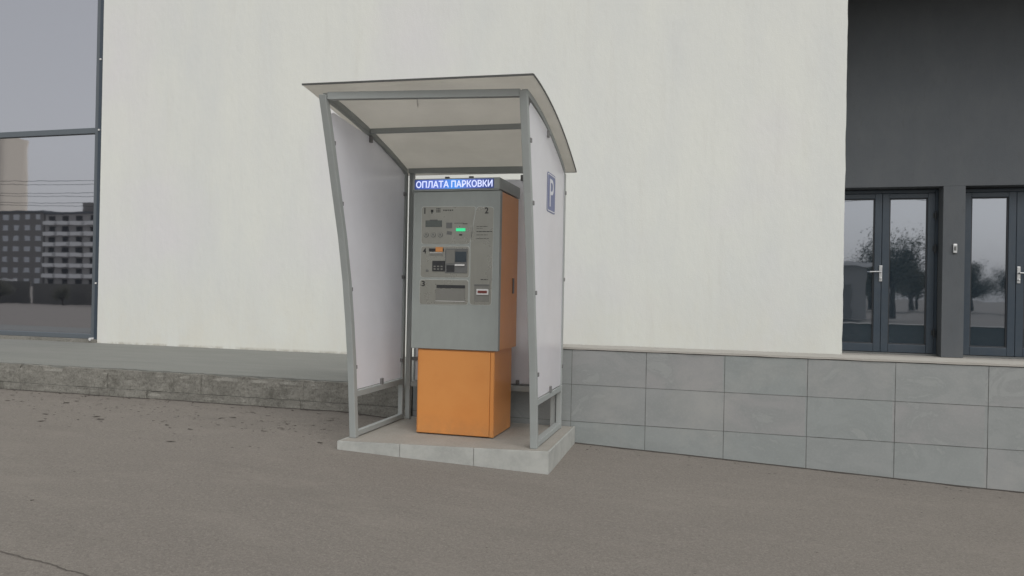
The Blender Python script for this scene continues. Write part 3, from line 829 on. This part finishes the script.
for _ in range(60): crumb(rr.uniform(-9,-2.7), 5.94-abs(rr.gauss(0,.06)), rr.uniform(.005,.014))
for _ in range(90): crumb(rr.uniform(-1,3.5), 5.97-abs(rr.gauss(0,.25)), rr.uniform(.003,.008))
for _ in range(140): crumb(rr.uniform(-6,4), rr.uniform(2.0,5.8), rr.uniform(.002,.005))
LIT = M('dark_litter', (.055,.047,.038), .9); LIT.mix(LIT.ramp(LIT.noise(9,2), .5, .55), (.22,.2,.175), .8)
tag(obj('gravel_crumbs', bm, LIT.m), None, None, kind='stuff')

# ------------------------------------------------------------------ what the glass reflects: the far side of the street
def facade(name, label, u0, u1, v, top, wallm, paneM, floors, cols, balc=False):
    t = thing(name, ((u0+u1)/2, v-6, -1.5), label, 'apartment block')
    obj('wall', B(u0,u1,v-12,v,-1.5,top), wallm, t)
    obj('roof', B(u0-.3,u1+.3,v-12.3,v+.3,top+.002,top+.6), GREY, t)
    fh = (top+1.5)/floors; cw = (u1-u0)/cols
    for i in range(floors):
        for j in range(cols):
            x = u0+cw*(j+.28); z = -1.5+fh*(i+.35)
            obj('window', B(x, x+cw*.46, v+.002, v+.06, z, z+fh*.48), paneM, t)
    if balc:
        for i in range(1, floors):
            for j in range(cols):
                x = u0+cw*(j+.1); z = -1.5+fh*i
                obj('balcony', B(x, x+cw*.8, v+.07, v+1.3, z-.15, z+.9), BALC, t)
    return t
DBR = M('far_dark_brick', (.21,.20,.19), .9).m; PANEF = M('far_pane', (.55,.57,.6), .3).m
BALC = M('balcony_white', (.8,.8,.8), .8).m; FGREY = M('far_grey_wall', (.35,.34,.33), .9).m
BEIGE = M('far_beige', (.68,.62,.53), .9).m; HOLE = M('far_opening', (.03,.03,.03), .9).m
facade('apartment_block', 'dark brick apartment block reflected in the lower window pane', -232, -184.5, -150, 19.8, DBR, PANEF, 7, 12)
b2 = facade('apartment_block', 'pale balconied apartment block reflected beside the window frame', -184, -160, -150, 19.3, FGREY, HOLE, 7, 5, True)
obj('roof_box', B(-172,-166,-158,-151,19.95,22.6), DBR, b2)
tw = thing('tower_block', (-204, -175, -1.5), 'tall beige tower reflected at the left edge of the window', 'tower block')
bm = bmesh.new(); pts = rounded([(-262,-178),(-221,-178),(-221,-166),(-262,-166)], 3, 6)
extrude_poly(bm, [(p.x,p.y,-1.5) for p in pts], (0,0,48.5)); obj('wall', bm, BEIGE, tw)
obj('roof', B(-260,-224,-176,-168,47.01,47.8), BEIGE, tw)

fe = thing('street_fence', (-10,-17,-1.3), 'dark boarded fence reflected low in the glass', 'fence')
FEN = M('fence_dark', (.13,.125,.115), .9).m
for k in range(11):
    x = -75+5.2*k; obj('fence_panel', B(x, x+5.0, -17.05, -17, -1.45, .05-.12*(k%3)), FEN, fe)
bb = thing('billboard', (-45,-24,-1.3), 'white notice board reflected at the bottom left of the window', 'sign')
obj('board', B(-53,-48.0,-24.1,-24,-.42,.18), WPRINT, bb); obj('post', B(-50,-49.8,-24.3,-24.11,-1.4,.1), STEEL, bb)

BARK = M('bark', (.06,.05,.042), .95).m
a = M('spring_foliage', (.10,.105,.075), .8); a.mix(a.noise(.6, 2), (.14,.13,.10), .8); LEAF = a.m
def tree_mesh(seed, H, R, nleaf):
    r = random.Random(seed); bt = bmesh.new(); bc = bmesh.new()
    cyl(bt, (0,0,0), (0,0,H*.45), R*.09, 8, R*.05)
    clumps = []
    for k in range(22):
        an = r.uniform(0, 6.28); el = r.uniform(.1, 1.3); L = R*r.uniform(.5, 1)
        p0 = Vector((0,0,H*r.uniform(.25,.45))); p1 = p0+Vector((math.cos(an)*math.cos(el)*L, math.sin(an)*math.cos(el)*L, math.sin(el)*H*.5))
        cyl(bt, p0, p1, R*.035, 5, R*.008); clumps.append((p1, R*r.uniform(.22,.42)))
        clumps.append((p0.lerp(p1,.65), R*r.uniform(.18,.3)))
    for k in range(nleaf):
        c, q = r.choice(clumps); p = c+Vector([r.gauss(0,.5)*q for _ in range(3)]); s = R*r.uniform(.010,.024)
        n1 = Vector([r.gauss(0,1) for _ in range(3)]).normalized(); a1 = n1.orthogonal()*s; b1 = n1.cross(a1).normalized()*s*.7
        bc.faces.new([bc.verts.new(p+x) for x in (a1, b1, -a1, -b1)])
    return bt, bc
protos = []
for sdd in (1, 2, 3):
    bt, bc = tree_mesh(sdd, 1.0, .46, 11000)
    mt = bpy.data.meshes.new('trunk'); bt.to_mesh(mt); bt.free(); mt.materials.append(BARK)
    mc = bpy.data.meshes.new('crown'); bc.to_mesh(mc); bc.free(); mc.materials.append(LEAF)
    protos.append((mt, mc))
def tree(u, v, H, k, label, group=None):
    t = thing('tree', (u, v, -1.5), label, 'tree', group)
    for nm, me in zip(('trunk','crown'), protos[k % 3]):
        o = bpy.data.objects.new(nm, me); COL.objects.link(o); o.parent = t; o.scale = (H*(1.15 if k%2 else .95), H, H)
    t.rotation_euler.z = k*1.3
    return t
tree(12.6, -40, 6.9, 0, 'tall loose tree reflected in the glass of the nearer door')
for k in range(38):
    tree(8+k*2.1+random.uniform(-1,1), -78+random.uniform(-5,5), random.uniform(5.2,7.0), k, 'dark tree in the distant row reflected in the door glass', 'trees across the street')
for k in range(16):
    tree(-72+k*3.0+random.uniform(-1,1), -15.6+random.uniform(-.6,.6), random.uniform(1.5,2.3), k, 'leafless shrub in the row in front of the street fence', 'shrubs along the street fence').name = 'shrub'
gh = thing('low_garage', (8,-34,-1.5), 'low grey garage reflected in the left door leaf', 'garage')
obj('wall', B(4.5,9.8,-38,-34,-1.5,2.1), FGREY, gh); obj('roof', B(4.2,10.1,-38.3,-33.6,2.102,2.4), BALC, gh); obj('gate', B(5.3,8.9,-34+.002,-33.93,-1.5,.9), DBR, gh)
for k, (u, lab) in enumerate(((-75,'timber power pole reflected far left'), (-20,'timber power pole behind the camera'), (38,'timber power pole reflected far right'))):
    t = thing('utility_pole', (u,-32,-1.5), lab, 'pole'); bm = bmesh.new(); cyl(bm, (u,-32,-1.5), (u,-32,9.6), .14, 8, .10)
    obj('pole', bm, BARK, t); bm = bmesh.new()
    for z in (9.2, 8.2, 7.4): box(bm, u-.06, u+.06, -33.1, -30.9, z, z+.12)
    obj('cross_arm', bm, BARK, t)
for k, (dv, z) in enumerate(((-1,9.35),(1,9.35),(-1,8.35),(1,8.35),(-1,7.55),(1,7.55))):
    bm = bmesh.new()
    for (a_, b_) in ((-75,-20),(-20,38)):
        prev = None
        for i in range(15):
            t_ = i/14; p = (a_+(b_-a_)*t_, -32+dv, z-1.1*4*t_*(1-t_))
            if prev: cyl(bm, prev, p, .022, 4)
            prev = p
    tag(obj('overhead_wire', bm, BLACK), 'black overhead wire reflected across the sky in the glass', 'wire', 'overhead wires between the poles')
